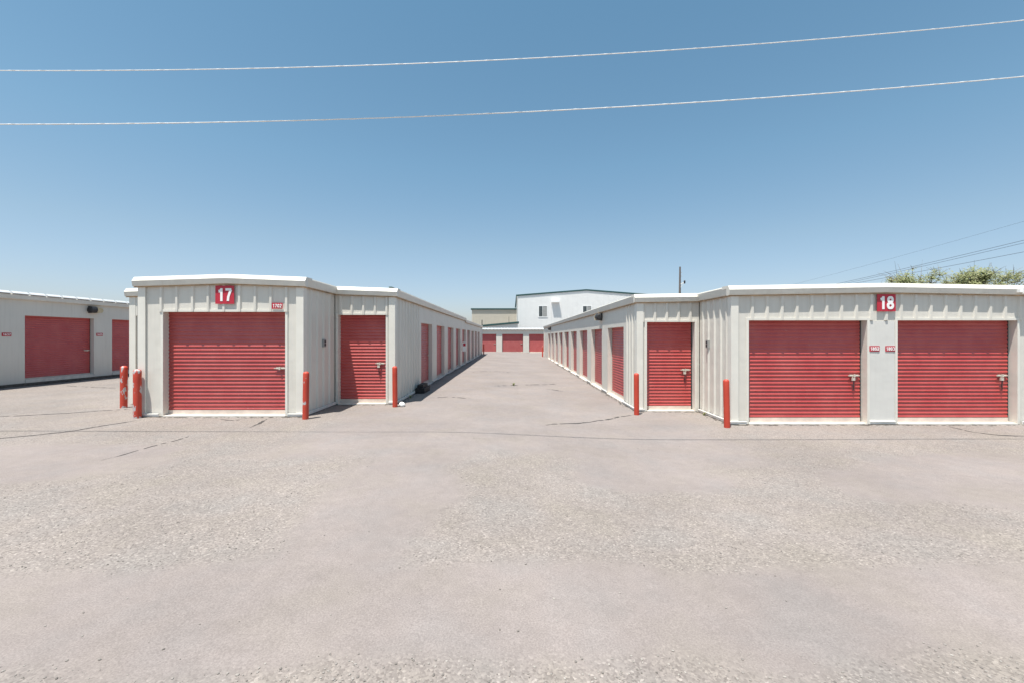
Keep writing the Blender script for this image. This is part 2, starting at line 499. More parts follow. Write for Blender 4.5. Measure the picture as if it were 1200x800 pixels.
# dirt gathered along the feet of the walls
def dirt_strip(x0, y0, x1, y1, w, seed):
    rnd = random.Random(seed); d = MB()
    L_ = math.hypot(x1-x0, y1-y0); n = int(L_/.12)
    ux, uy = (x1-x0)/L_, (y1-y0)/L_; px, py = uy, -ux
    for i in range(n*4):
        t = rnd.random()*L_; o = abs(rnd.gauss(0, w))
        cx, cy = x0+ux*t+px*o, y0+uy*t+py*o
        r = rnd.uniform(.006, .035)*(1-.4*min(1, o/w/2)); k = rnd.randint(5, 8); a0 = rnd.random()*6
        d.poly([(cx+ux*r*2.2*cos(a0+2*pi*j/k)*rnd.uniform(.5,1)+px*r*.7*sin(a0+2*pi*j/k)*rnd.uniform(.5,1),
                 cy+uy*r*2.2*cos(a0+2*pi*j/k)+py*r*.7*sin(a0+2*pi*j/k), gh(cx, cy)+.005+.0003*(i % 9)) for j in range(k)])
    return d.build('dirt_patch', M['dirt'], ground)
dirt_strip(-7.9, 9.06, -4.4, 9.06, .05, 1)
dirt_strip(4.6, 9.0, 11, 9.0, .05, 2)
dirt_strip(-4.38, 10.7, -2.95, 10.7, .05, 3)
dirt_strip(3.1, 10.58, 4.6, 10.58, .05, 4)
dirt_strip(-2.9, 10.9, -2.9, 30, .10, 5)
dirt_strip(3.05, 30, 3.05, 10.7, .06, 6)
dirt_strip(4.58, 10.6, 4.58, 9.0, .05, 7)
dirt_strip(-16.6, 11, -16.6, 26, .08, 8)

# loose stones on the gravelly parts
rnd = random.Random(77)
pb = MB()
ico_v = [(0,0,1),(.894,0,.447),(.276,.851,.447),(-.724,.526,.447),(-.724,-.526,.447),(.276,-.851,.447),(.6,.5,-.3),(-.3,.75,-.3),(-.78,0,-.3),(-.3,-.75,-.3),(.6,-.5,-.3)]
ico_f = [(0,1,2),(0,2,3),(0,3,4),(0,4,5),(0,5,1),(1,6,2),(2,6,7),(2,7,3),(3,7,8),(3,8,4),(4,8,9),(4,9,5),(5,9,10),(5,10,1),(1,10,6)]
cnt = 0
while cnt < 11000:
    y = 1.9 + 6.6*rnd.random()**1.7
    x = rnd.uniform(-1.3, 1.3)*(y+.3)
    s = seal_at(x, y)
    if rnd.random() < s*.97 or rnd.random() < sstep(3.2, 5.5, y)*.6: continue
    if y > 8.6: continue
    cnt += 1
    r = .0022 + .0065*rnd.random()**3.0
    a = rnd.random()*6.28; ca, sa = cos(a), sin(a)
    sx, sy, sz = r*rnd.uniform(.8,1.5), r*rnd.uniform(.7,1.1), r*rnd.uniform(.45,.8)
    z = gh(x, y) + sz*.3; n = len(pb.v)
    for vx, vy, vz in ico_v:
        q = rnd.uniform(.8, 1.15)
        X, Y = vx*sx*q, vy*sy*q
        pb.v.append((x+X*ca-Y*sa, y+X*sa+Y*ca, z+vz*sz*q))
    for f in ico_f: pb.f.append((n+f[0], n+f[1], n+f[2]))
gr = bpy.data.meshes.new('gravel'); gr.from_pydata(pb.v, [], pb.f)
gro = link('gravel', gr, M['pebble'])
tag(gro, 'loose pale pebbles scattered over the asphalt yard', 'gravel', kind='stuff')

# ------------------------------------------------------------------ sheet steel storage buildings
RIBP = [(-.045,0),(-.022,.03),(.022,.03),(.045,0)]
def wall(parent, p0, p1, zb, zt, openings=(), ribs=(), header_full=False, flat_below=False, mat='panel', depth=.17, trim=.012):
    p0 = Vector(p0); p1 = Vector(p1); L_ = (p1-p0).length
    d = (p1-p0)/L_; n = Vector((d.y, -d.x))
    ops = sorted(openings)
    pieces = []
    if header_full and ops:
        zl = ops[0][2]
        pieces.append((trim, L_-trim, zl, zt, True))
        cur = trim
        for a, b, _ in ops:
            if a-cur > .02: pieces.append((cur, a, zb, zl, not flat_below))
            cur = b
        if L_-trim-cur > .02: pieces.append((cur, L_-trim, zb, zl, not flat_below))
    else:
        cur = trim
        for a, b, zl in ops:
            if a-cur > .02: pieces.append((cur, a, zb, zt, True))
            pieces.append((a, b, zl, zt, True)); cur = b
        if L_-trim-cur > .02: pieces.append((cur, L_-trim, zb, zt, True))
    ribs = sorted(ribs)
    mb = MB()
    for a, b, z0, z1, rb in pieces:
        prof = [(a, 0)]
        if rb:
            for r in ribs:
                if a+.05 < r < b-.05:
                    prof += [(r+q[0], q[1]) for q in RIBP]
        prof += [(b, 0), (b, -depth), (a, -depth)]
        pts = []
        for t, o in prof:
            w = p0 + d*t + n*o
            pts.append((w.x, w.y))
        mb.prism(pts, z0, z1)
    return mb.build('wall', M[mat], parent)

def sweep(pts, zf, prof, closed=True):
    """carry a profile of (outward, z) round a CCW outline"""
    mb = MB(); k = len(prof); n = len(pts)
    for i, p in enumerate(pts):
        p = Vector(p)
        a = Vector(pts[i-1]) if (closed or i > 0) else None
        b = Vector(pts[(i+1) % n]) if (closed or i < n-1) else None
        def nrm(u, v):
            d = (v-u).normalized(); return Vector((d.y, -d.x))
        if a is None: o = nrm(p, b)
        elif b is None: o = nrm(a, p)
        else:
            n1, n2 = nrm(a, p), nrm(p, b); o = (n1+n2)/(1+n1.dot(n2)) if n1.dot(n2) > -.9 else n1
        z = zf(p.x, p.y)
        for q in prof: mb.v.append((p.x+o.x*q[0], p.y+o.y*q[0], z+q[1]))
    for i in range(n if closed else n-1):
        j = (i+1) % n
        for t in range(k):
            u = (t+1) % k
            mb.f.append((i*k+t, j*k+t, j*k+u, i*k+u))
    if not closed:
        mb.f.append(tuple(range(k))); mb.f.append(tuple((n-1)*k+t for t in range(k)))
    return mb

FASCIA = [(-.03,-.205),(.080,-.20),(.088,-.192),(.110,-.088),(.045,0),(-.22,.004),(-.22,-.06),(-.03,-.06)]
EAVE = [(-.03,-.20),(.066,-.195),(.074,-.187),(.098,-.035),(.088,-.012),(.06,-.004),(-.22,.001),(-.22,-.06),(-.03,-.06)]
DRIP = [(.033,-.222),(.058,-.222),(.060,-.206),(.033,-.206)]
FLASH = [(.004,.0),(.024,.004),(.024,.035),(.034,.045),(.034,.062),(.004,.062)]

door_cache = {}
def door_mesh(w, h):
    key = (round(w,2), round(h,2))
    if key in door_cache: return door_cache[key]
    mb = MB(); per = .0787; z = .105
    prof = [(0, z)]
    while z + per < h+.06:
        for q in range(1, 17):
            t = q/16
            # flat land, steep lower lip, rounded shoulder falling back
            if t < .10: d_ = .0
            elif t < .24: d_ = .019*sstep(.06, .24, t)
            else:
                u = min(1, (t-.24)/.58)
                d_ = .019*(1-u)*(1+.25*u)
            prof.append((d_, z+per*t))
        z += per
    prof.append((0, h+.06))
    n0 = len(mb.v)
    for d0, z0 in prof: mb.v += [(0,-d0,z0),(w,-d0,z0)]
    for i in range(len(prof)-1):
        mb.f.append((n0+2*i, n0+2*i+1, n0+2*i+3, n0+2*i+2))
    mb.poly([(0,.012,.105),(0,.012,h+.06),(w,.012,h+.06),(w,.012,.105)])
    me = bpy.data.meshes.new('door'); me.from_pydata(mb.v, [], mb.f); me.materials.append(M['door'])
    for p in me.polygons[:-1]: p.use_smooth = True
    bb = MB(); bb.box(0, w, -.022, .012, .018, .105); bb.box(0.01, w-.01, -.04, -.022, .018, .034)
    bar = bb.mesh('bottom_bar'); bar.materials.append(M['bar'])
    fr = MB()
    t = .05; o0 = -.17-.014; o1 = -.17+.03
    door_cache[key] = (me, bar)
    return door_cache[key]

def latch_mesh(full):
    mb = MB()
    mb.box(-.13, .055, -.034, -.02, -.02, .02)
    mb.box(-.17, .075, -.044, -.034, -.008, .008)
    mb.box(-.06, -.03, -.062, -.036, -.03, .03)
    if full:
        mb.tube([(-.09,-.055,-.01),(-.09,-.06,-.05),(-.06,-.06,-.05),(-.06,-.055,-.01)], .006, 6)
        mb.box(-.105, -.045, -.075, -.045, -.10, -.045)
    me = mb.mesh('latch'); me.materials.append(M['steel']); return me
LATCH = latch_mesh(False); LATCHF = latch_mesh(True)
def cord_mesh():
    mb = MB(); mb.tube([(0,-.045,0),(.004,-.05,-.08),(-.004,-.048,-.17),(.006,-.046,-.25)], .009, 6)
    me = mb.mesh('pull_cord'); me.materials.append(M['dark']); return me
CORD = cord_mesh()

def add_door(parent, p0, p1, a, b, zb, ztop, frame=True, latch='plain', depth=.15, label=None, cord=False, sillz=.055):
    """roll-up door set back in the opening a..b of the wall p0->p1"""
    p0 = Vector(p0); p1 = Vector(p1); d = (p1-p0).normalized(); n = Vector((d.y,-d.x))
    th = math.atan2(d.y, d.x)
    w = b-a; h = ztop-zb
    side = 0 if abs(th+pi/2) < .1 else 1        # which edge shows its guide channel
    gw = .035; me, bar = door_mesh(w-gw, h)
    base = p0 + d*a - n*depth
    q = base if side else base + d*gw
    o = link('door', me, None, parent, loc=(q.x, q.y, zb), rz=th)
    g_ = MB()
    if side: g_.box(w-gw+.001, w-.001, .004, .014, .018, h+.06)
    else: g_.box(-gw+.001, -.001, .004, .014, .018, h+.06)
    g_.build('guide_channel', M['dark'], o)
    if label: o['label'] = label
    link('bottom_bar', bar, None, o)
    off = 0 if side else -gw
    s = MB(); s.box(.004+off, w-.004+off, -depth-.03, .03, -.25, sillz-.04)
    s.build('door_sill', M['sill'], o)
    if frame:
        f = MB(); t = .05; y0 = -depth-.016; y1 = -depth-.001
        f.box(-t, 0, y0, y1, .0, h+t); f.box(w, w+t, y0, y1, .0, h+t); f.box(0.001, w-.001, y0, y1, h, h+t)
        f.build('door_frame', M['trim'], o)
    if latch:
        lt = link('latch', LATCHF if latch == 'lock' else LATCH, None, o, loc=(w-.1-gw, 0, 1.0))
        if cord: link('pull_cord', CORD, None, o, loc=(w-.17-gw, -.01, .96))
    return o

def corner_trim(parent, x, y, nx_, ny_, zb, zt, leg=.12):
    """L-shaped corner cap; nx_, ny_ = outward signs at this corner"""
    mb = MB(); t = .036
    # on the face that looks along y, and the return on the x face
    xa, xb = sorted((x + nx_*t, x - nx_*leg)); ya, yb = sorted((y + ny_*t, y + ny_*.002))
    mb.box(xa, xb, ya, yb, zb, zt)
    xa, xb = sorted((x + nx_*t, x + nx_*.002)); ya, yb = sorted((y + ny_*.0015, y - ny_*leg))
    mb.box(xa, xb, ya, yb, zb, zt)
    return mb.build('corner_trim', M['trim'], parent)

def storage_block(label, base, outline, ridge_pts, walls, ridge_x, ridge_z, edge_z, y_front, y_flank, y_back, xin0, xin1, step_y=None):
    root = thing('storage_building', label, 'storage building', (0,0,base), 0, 'beige storage unit buildings with red roll-up doors')
    x0 = min(p[0] for p in outline); x1 = max(p[0] for p in outline)
    def zf(x, y):
        # straight pitch from ridge to each inner front corner, then on to the edge
        if x < ridge_x: t = (ridge_x-x)/(ridge_x-x0)
        else: t = (x-ridge_x)/(x1-ridge_x)
        z = ridge_z + (edge_z-ridge_z)*t
        if step_y and y > step_y+.02: z -= .10
        return z
    rf = MB()
    xb = sorted((x0, xin0, ridge_x, xin1, x1))
    spans = [(y_flank, step_y or y_back)] + ([(step_y, y_back)] if step_y else [])
    for a, b in zip(xb[:-1], xb[1:]):
        for q, (u, v) in enumerate(spans):
            if q == 0 and a >= xin0-.001 and b <= xin1+.001: u = y_front
            dz = -.10 if q == 1 else 0
            za, zb_ = zf(a, 0)+dz-.012, zf(b, 0)+dz-.012
            ia = .1 if a == x0 else 0; ib = .1 if b == x1 else 0
            rf.prism_y([(a+ia,za-.05),(b-ib,zb_-.05),(b-ib,zb_),(a+ia,za)], u+.08, v-.08)
    rf.build('roof', M['roof'], root)
    pts = list(ridge_pts)
    n = len(pts); i = 0
    runs = []                                   # straight runs, kinks in height kept inside a run
    dirs = [(Vector(pts[(k+1) % n])-Vector(pts[k])).normalized() for k in range(n)]
    start = next(k for k in range(n) if dirs[k].dot(dirs[k-1]) < .5)
    cur = [pts[start]]
    for q in range(n):
        k = (start+q) % n; cur.append(pts[(k+1) % n])
        if dirs[k].dot(dirs[(k+1) % n]) < .5 or q == n-1:
            runs.append(cur); cur = [pts[(k+1) % n]]
    for run in runs:
        d = (Vector(run[1])-Vector(run[0])).normalized()
        front = abs(d.x) > .5
        rr = [Vector(p) for p in run]
        if front:                               # gable ends run past the corners and cap the side eaves
            if d.x > 0:
                conv0 = rr[0].x < ridge_x+.01; conv1 = rr[-1].x > ridge_x-.01
                if conv0: rr[0] = rr[0]-d*.104
                if conv1: rr[-1] = rr[-1]+d*.104
        zz = lambda x, y: zf(min(max(x, x0), x1), y)
        ft = sweep(rr, zz, FASCIA if front else EAVE, closed=False).build('eave_trim', M['fascia'], root)
        sweep(rr, zz, DRIP, closed=False).build('drip_edge', M['rust'], ft)
    return root, zf

# ---- the block with sign 17 -------------------------------------------------
AX0, AX1, AX2, AX3 = -9.50, -7.85, -4.43, -2.95
AF, AK, AB = 9.115, 10.77, 42.4
outA = [(AX1,AF),(AX2,AF),(AX2,AK),(AX3,AK),(AX3,AB),(AX0,AB),(AX0,AK),(AX1,AK)]
fasA = [(AX1,AF),(-6.0,AF),(AX2,AF),(AX2,AK),(AX3,AK),(AX3,27.0),(AX3,27.05),(AX3,AB),(-6.2,AB),(AX0,AB),(AX0,27.05),(AX0,27.0),(AX0,AK),(AX1,AK)]
A, zA = storage_block('long beige storage block with number 17 over its front red door', 0.0, outA, fasA, None, -6.1, 2.985, 2.865, AF, AK, AB, AX1, AX2, 27.0)
WT = 2.70
def rib_run(a, b, pitch=.33, skip=.18):
    out = []; t = a+skip
    while t < b-skip*.6: out.append(t); t += pitch
    return out
DT = 2.19
# front
p0, p1 = (AX1,AF), (AX2,AF)
a, b = -7.37-AX1, -4.79-AX1
wall(A, p0, p1, .0, WT+.08, [(a,b,DT)], [(-7.411+.331*i)-AX1 for i in range(0,9)], header_full=True, flat_below=True)
add_door(A, p0, p1, a, b, 0, DT, latch='plain')
# right side of the front bay
wall(A, (AX2,AF), (AX2,AK), .0, WT+.08, [], [.35,.68,1.01,1.34])
# flank right of the front
p0, p1 = (AX2,AK), (AX3,AK)
a, b = .09, -3.15-AX2
wall(A, p0, p1, .0, WT+.08, [(a,b,DT+.02)], [.14+.29*i for i in range(0,5)], header_full=True, flat_below=True)
add_door(A, p0, p1, a, b, 0, DT+.02, latch='lock', cord=True)
# aisle side
p0, p1 = (AX3,AK), (AX3,AB)
opsA = []
for k in range(9):
    a = 14.0 + 2.9*k - AK
    opsA.append((a, a+1.93, 2.12))
wall(A, p0, p1, .0, WT, opsA, rib_run(0, 14.0-AK))
for i, (a, b, z) in enumerate(opsA):
    add_door(A, p0, p1, a, b, 0, z, frame=False, latch='plain', depth=.14)
# back, far side, left flank, left side of the front bay
wall(A, (AX3,AB), (AX0,AB), .0, WT, [], rib_run(0, 6.5))
p0, p1 = (AX0,AB), (AX0,AK)
opsF = []
for k in range(9):
    yy = 14.0+2.9*k
    opsF.append((AB-yy-1.93, AB-yy, 2.12))
wall(A, p0, p1, .0, WT, opsF, [])
for a, b, z in opsF: add_door(A, p0, p1, a, b, 0, z, frame=False, latch=None, depth=.14)
p0, p1 = (AX0,AK), (AX1,AK)
wall(A, p0, p1, .0, WT+.08, [(.25,1.45,DT)], [.14+.31*i for i in range(5)], header_full=True, flat_below=True)
add_door(A, p0, p1, .25, 1.45, 0, DT, latch='plain')
wall(A, (AX1,AK), (AX1,AF), .0, WT+.08, [], rib_run(0, 1.65))
for x, y, sx, sy in ((AX1,AF,-1,-1),(AX2,AF,1,-1),(AX3,AK,1,-1),(AX0,AK,-1,-1),(AX3,AB,1,1)):
    corner_trim(A, x, y, sx, sy, .02, 2.71)
def flashing(root, segs):
    for s in segs:
        sweep(s, lambda x, y: 0.0, FLASH, closed=False).build('base_flashing', M['flash'], root)
segs = [[(AX1+.04,AF-.035),(-7.43,AF-.035)], [(-4.72,AF-.035),(AX2+.036,AF-.035),(AX2+.036,AK-.06)], [(-3.08,AK-.035),(AX3+.036,AK-.035),(AX3+.036,13.95)]]
for i in range(8): segs.append([(AX3+.004, AK+opsA[i][1]+.02), (AX3+.004, AK+opsA[i+1][0]-.02)])
flashing(A, segs)
# dark cap strip seen along the front half of the eave
mb = MB(); mb.box(AX3-.30, AX3-.22, AK+.6, 19.6, 2.87, 2.985)
mb.build('roof_cap', M['green'], A)

# ---- the block with sign 18 -------------------------------------------------
BX0, BX1, BX2, BX3 = 3.10, 4.62, 10.95, 12.45
BF, BK, BB = 9.05, 10.62, 41.5
fasB = [(BX1,BF),(7.8,BF),(BX2,BF),(BX2,BK),(BX3,BK),(BX3,BB),(7.8,BB),(BX0,BB),(BX0,BK),(BX1,BK)]
B, zB = storage_block('long beige storage block with number 18 between its two front red doors', -0.15, [(BX0,BK),(BX3,BB)], fasB, None, 7.8, 2.935, 2.855, BF, BK, BB, BX1, BX2)
DB = 2.16
p0, p1 = (BX1,BF), (BX2,BF)
o1 = (4.965-BX1, 7.45-BX1, DB); o2 = (8.085-BX1, 10.60-BX1, DB)
wall(B, p0, p1, -.05, WT+.08, [o1, o2], [5.04+.312*i-BX1 for i in range(0,19)], header_full=True, flat_below=True)
add_door(B, p0, p1, o1[0], o1[1], 0, DB, latch='lock', cord=True)
add_door(B, p0, p1, o2[0], o2[1], 0, DB, latch='lock', cord=True)
# smooth pale cover sheet on the pillar between the doors
mb = MB(); mb.box(7.45+.055, 8.085-.055, BF-.010, BF-.002, .05, DB-.02)
mb.build('pillar_cover', M['panel_white'], B)
wall(B, (BX2,BF), (BX2,BK), -.05, WT, [], rib_run(0,1.5))
p0, p1 = (BX2,BK), (BX3,BK)
wall(B, p0, p1, -.05, WT, [(.18,1.35,DT)], [.14+.3*i for i in range(4)], header_full=True, flat_below=True)
add_door(B, p0, p1, .18, 1.35, 0, DT, latch='plain')
p0, p1 = (BX3,BK), (BX3,BB)
opsR = [(13.0+2.9*k-BK, 13.0+2.9*k+2.0-BK, 2.12) for k in range(9)]
wall(B, p0, p1, -.05, WT, opsR, [])
for a, b, z in opsR: add_door(B, p0, p1, a, b, 0, z, frame=False, latch=None, depth=.14)
wall(B, (BX3,BB), (BX0,BB), -.05, WT, [], rib_run(0, 9))
p0, p1 = (BX0,BB), (BX0,BK)
opsB = []
for k in range(9):
    yy = 11.97+2.9*k
    opsB.append((BB-yy-2.0, BB-yy, 2.10))
opsB.sort()
wall(B, p0, p1, -.05, WT, opsB, [BB-BK-.18-.26*i for i in range(4)])
for i, (a, b, z) in enumerate(opsB):
    add_door(B, p0, p1, a, b, 0, z, frame=False, latch='plain', depth=.15)
p0, p1 = (BX0,BK), (BX1,BK)
wall(B, p0, p1, -.05, WT, [(3.32-BX0,4.50-BX0,DB+.02)], [.13+.29*i for i in range(5)], header_full=True, flat_below=True)
add_door(B, p0, p1, 3.32-BX0, 4.50-BX0, 0, DB+.02, latch='lock', cord=True)
wall(B, (BX1,BK), (BX1,BF), -.05, WT, [], [.22,.50,.80,1.10,1.36])
for x, y, sx, sy in ((BX1,BF,-1,-1),(BX2,BF,1,-1),(BX0,BK,-1,-1),(BX3,BK,1,-1),(BX0,BB,-1,1)):
    corner_trim(B, x, y, sx, sy, .02, 2.74)
segs = [[(BX1-.036,BK-.06),(BX1-.036,BF-.035),(4.90,BF-.035)], [(7.50,BF-.004),(8.03,BF-.004)], [(10.66,BF-.035),(BX2+.036,BF-.035)],
        [(BX0-.036,11.9),(BX0-.036,BK-.035),(3.26,BK-.035)]]
for i in range(8): segs.append([(BX0-.004, BB-opsB[i][1]-.02), (BX0-.004, BB-opsB[i+1][0]+.02)])
flashing(B, segs)

# ---- end block across the aisle --------------------------------------------
CY = 50.0
C_ = thing('storage_building', 'low storage block with red doors closing the far end of the aisle', 'storage building', (0,0,-.12), 0, 'beige storage unit buildings with red roll-up doors')
p0, p1 = (-16.0,CY), (18.0,CY)
opsC = [(-1.14+3.12*k+16.0, -1.14+3.12*k+2.43+16.0, 2.14) for k in (-3,-2,-1,0,1,2,3)]
wall(C_, p0, p1, 0, 2.62, opsC, [])
for a, b, z in opsC: add_door(C_, p0, p1, a, b, 0, z, frame=False, latch='plain', depth=.14)
mb = MB(); mb.box(-16.0, -15.85, CY+.18, CY+9, 0, 2.62); mb.box(17.85, 18, CY+.18, CY+9, 0, 2.62); mb.box(-16, 18, CY+9.01, CY+9.15, 0, 2.62)
mb.build('wall', M['panel'], C_)
mb = MB(); mb.prism_y([(-16.1,2.60),(18.1,2.60),(18.1,2.66),(-16.1,2.66)], CY-.16, CY+.05)
mb.build('eave_trim', M['fascia'], C_)
mb = MB()
n0 = 0
for i in range(86):
    xa = -16.1+i*.4
    mb.poly([(xa,CY-.18,2.665),(xa+.30,CY-.18,2.665),(xa+.30,CY+4.7,2.92),(xa,CY+4.7,2.92)])
    mb.poly([(xa+.30,CY-.18,2.665),(xa+.33,CY-.18,2.71),(xa+.33,CY+4.7,2.965),(xa+.30,CY+4.7,2.92)])
    mb.poly([(xa+.33,CY-.18,2.71),(xa+.37,CY-.18,2.71),(xa+.37,CY+4.7,2.965),(xa+.33,CY+4.7,2.965)])
    mb.poly([(xa+.37,CY-.18,2.71),(xa+.40,CY-.18,2.665),(xa+.40,CY+4.7,2.92),(xa+.37,CY+4.7,2.965)])
mb.poly([(-16.1,CY+4.7,2.92),(18.3,CY+4.7,2.92),(18.3,CY+9.3,2.665),(-16.1,CY+9.3,2.665)])
mb.poly([(-16.1,CY-.18,2.662),(18.3,CY-.18,2.662),(18.3,CY+9.3,2.662),(-16.1,CY+9.3,2.662)])
mb.build('roof', M['roof'], C_)

# ---- block on the left edge --------------------------------------------------
DX = -16.8
D_ = thing('storage_building', 'storage block at the far left with ribbed roof edge and shaded red doors', 'storage building', (0,0,0), 0, 'beige storage unit buildings with red roll-up doors')
p0, p1 = (DX,8.0), (DX,41.0)
opsD = [(11.62+3.24*k-8.0, 11.62+3.24*k+2.46-8.0, 2.40) for k in range(0,8)]
wall(D_, p0, p1, 0, 3.0, opsD, [], mat='panel')
for i, (a, b, z) in enumerate(opsD):
    add_door(D_, p0, p1, a, b, .14, z, frame=False, latch='plain', depth=.15, sillz=.10)
mb = MB(); mb.box(DX-9, DX-.18, 8.0, 8.15, 0, 2.95); mb.box(DX-9, DX-.18, 40.85, 41, 0, 2.95); mb.box(DX-9.15, DX-9.01, 8, 41, 0, 2.95)
mb.build('wall', M['panel'], D_)
EAVE_D = [(-.03,-.17),(.10,-.17),(.12,-.155),(.13,-.02),(.10,0),(-.03,0)]
sweep([(DX,7.9),(DX,41.1)], lambda x, y: 3.10, EAVE_D, closed=False).build('eave_trim', M['fascia'], D_)
mb = MB()
i = 0
y = 7.9
while y < 41.0:
    mb.prism_y([(DX-9.2,3.105),(DX+.16,3.105),(DX+.165,3.125),(DX+.06,3.20),(DX-9.2,3.21)], y, y+.49)
    mb.prism_y([(DX-9.2,3.105),(DX+.10,3.105),(DX+.02,3.165),(DX-9.2,3.17)], y+.491, y+.539)
    y += .54
mb.build('roof', M['roof'], D_)
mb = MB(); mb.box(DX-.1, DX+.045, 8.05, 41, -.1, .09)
mb.build('shadow_tone_foundation', M['dirt'], D_)  # base slab coloured dark to thicken the shadow along the wall foot

# ------------------------------------------------------------------ buildings beyond
W_ = thing('warehouse', 'tall white gabled metal warehouse with two windows behind the aisle', 'warehouse', (0,75,0))
mb = MB()
wx0, wx1, wpk = .95, 25.0, 12.95
ez, pz = 8.75, 9.70
def gable(o): return [(wx0+o,0),(wx1-o,0),(wx1-o,ez),(wpk,pz),(wx0+o,ez)]
rndw = random.Random(5)
# front as ribbed sheet: separate standing strips, cut by nothing
mb.prism_y(gable(0), 0, 30)
mb.build('wall', M['wwall'], W_)
mb = MB()
x = wx0+.45
while x < wx1-.3:
    top = ez+(pz-ez)*(x-wx0)/(wpk-wx0) if x < wpk else ez+(pz-ez)*(wx1-x)/(wx1-wpk)
    mb.box(x, x+.06, -.03, -.002, .1, top-.2); x += .9
mb.build('wall_rib', M['wwall'], W_)
mb = MB()
mb.prism_y([(wx0-.25,ez-.02),(wpk,pz+.0),(wx1+.25,ez-.02),(wx1+.25,ez+.24),(wpk,pz+.25),(wx0-.25,ez+.24)], -.10, 30.2)
mb.build('roof', M['green'], W_)
mb = MB(); mb.tube([(wx0-.06,-.08,ez-.05),(wx0-.06,-.08,0)], .05, 8); mb.build('downspout', M['trim'], W_)
def window(x0, x1, z0, z1, root):
    f = MB(); t = .12
    f.box(x0-t, x1+t, -.06, -.031, z0-t, z0); f.box(x0-t, x1+t, -.06, -.031, z1, z1+t)
    f.box(x0-t, x0, -.06, -.031, z0, z1); f.box(x1, x1+t, -.06, -.031, z0, z1)
    f.box((x0+x1)/2-.04, (x0+x1)/2+.04, -.06, -.031, z0, z1)
    w = f.build('window', M['white'], root)
    p = MB(); p.box(x0, x1, -.036, -.031, z0, z1); p.build('pane', M['glass'], w)
    q = MB(); q.box(x0+.86*(x1-x0)/2+.2, x1-.06, -.040, -.037, z0+.05, z1-.05); q.build('blind', M['box'], w)
window(4.68, 6.05, 5.2, 7.0, W_)
window(12.35, 13.75, 5.2, 7.0, W_)
mb = MB(); mb.prism_y([(6.85,7.62),(8.20,7.62),(8.20,7.95),(6.85,7.95)], -.60, -.031)
mb.build('vent_hood', M['white'], W_)

T_ = thing('warehouse', 'tan metal warehouse with flat green roof edge left of the white one', 'warehouse', (0,88,0))
mb = MB(); mb.box(-8.2, 6.0, 0, 18, 0, 7.2); mb.build('wall', M['twall'], T_)
mb = MB()
x = -7.9
while x < 5.8: mb.box(x, x+.06, -.03, -.002, 0, 6.9); x += .6
mb.build('wall_rib', M['twall'], T_)
mb = MB(); mb.box(-8.4, 6.2, -.2, 18.2, 7.205, 7.48); mb.build('roof', M['green'], T_)

S_ = thing('shed', 'low lean-to with sloping dark green roof edge before the tan warehouse', 'shed', (0,68,0))
mb = MB(); mb.prism_y([(-4.6,0),(.9,0),(.9,3.80),(-4.6,3.30)], 0, 5.5); mb.build('wall', M['panel_white'], S_)
mb = MB(); mb.prism_y([(-4.75,3.32),(1.1,3.85),(1.1,4.10),(-4.75,3.56)], -.2, 5.7); mb.build('roof', M['green'], S_)
mb = MB(); mb.tube([(-4.72,-.25,3.2),(-4.72,-.25,4.35)], .06, 8); mb.build('vent_pipe', M['dark'], S_)
mb = MB(); mb.tube([(-.5,2.0,3.7),(-.5,2.0,4.95)], .035, 6); mb.build('antenna', M['dark'], S_)

# ------------------------------------------------------------------ signs
def arc(cx, cy, rx, ry, a0, a1, n=14):
    return [(cx+rx*cos(R(a0+(a1-a0)*i/n)), cy+ry*sin(R(a0+(a1-a0)*i/n))) for i in range(n+1)]
GLYPH = {   # centre lines in a box 0.6 wide, 1 high
 '1': [[(.36,0),(.36,1)], [(.36,.92),(.26,.80),(.10,.76)]],
 '7': [[(.03,.92),(.57,.92)], [(.54,.90),(.40,.62),(.29,.32),(.25,0)]],
 '8': [arc(.30,.74,.19,.18,0,360,24), arc(.30,.28,.22,.20,0,360,24)],
 '0': [arc(.30,.50,.22,.42,0,360,28)],
 '2': [arc(.30,.70,.21,.22,170,-30,14)+[(.30,.34),(.10,.08)], [(.04,.08),(.56,.08)]],
 '3': [arc(.28,.72,.20,.20,160,-90,16), arc(.28,.29,.22,.22,90,-160,16)],
 '5': [[(.52,.92),(.14,.92),(.11,.52)], arc(.29,.33,.21,.25,135,-150,18)],
 '6': [arc(.30,.31,.21,.23,0,360,24), [(.48,.92),(.28,.84),(.13,.58),(.10,.34)]],
}
def text_mesh(body, w, h, bold=.2):
    mb = MB(); k = len(body); adv = .70; tot = adv*k-.10; hw = bold/2; cnt_ = 0
    for ci, ch in enumerate(body):
        for line in GLYPH[ch]:
            cnt_ += 1
            n = len(line); n0 = len(mb.v); dep = .004+.0004*cnt_
            closed = math.hypot(line[0][0]-line[-1][0], line[0][1]-line[-1][1]) < .001
            for i, p in enumerate(line):
                a = line[i-1] if i else (line[-2] if closed else p); b = line[i+1] if i < n-1 else (line[1] if closed else p)
                dx, dy = b[0]-a[0], b[1]-a[1]; l = math.hypot(dx, dy) or 1
                for sgn in (-1, 1):
                    x = p[0]-dy/l*hw*sgn; y = p[1]+dx/l*hw*sgn
                    X = ((x+ci*adv)-tot/2)/tot*w; Z = (max(0, min(1, y))-.5)*h
                    mb.v += [(X, 0, Z), (X, -dep, Z)]
            for i in range(n-1):
                a = n0+4*i
                mb.f += [(a+1,a+3,a+7,a+5), (a,a+1,a+5,a+4), (a+2,a+6,a+7,a+3)]
    me = mb.mesh('lettering'); me.materials.append(M['white'])
    return me
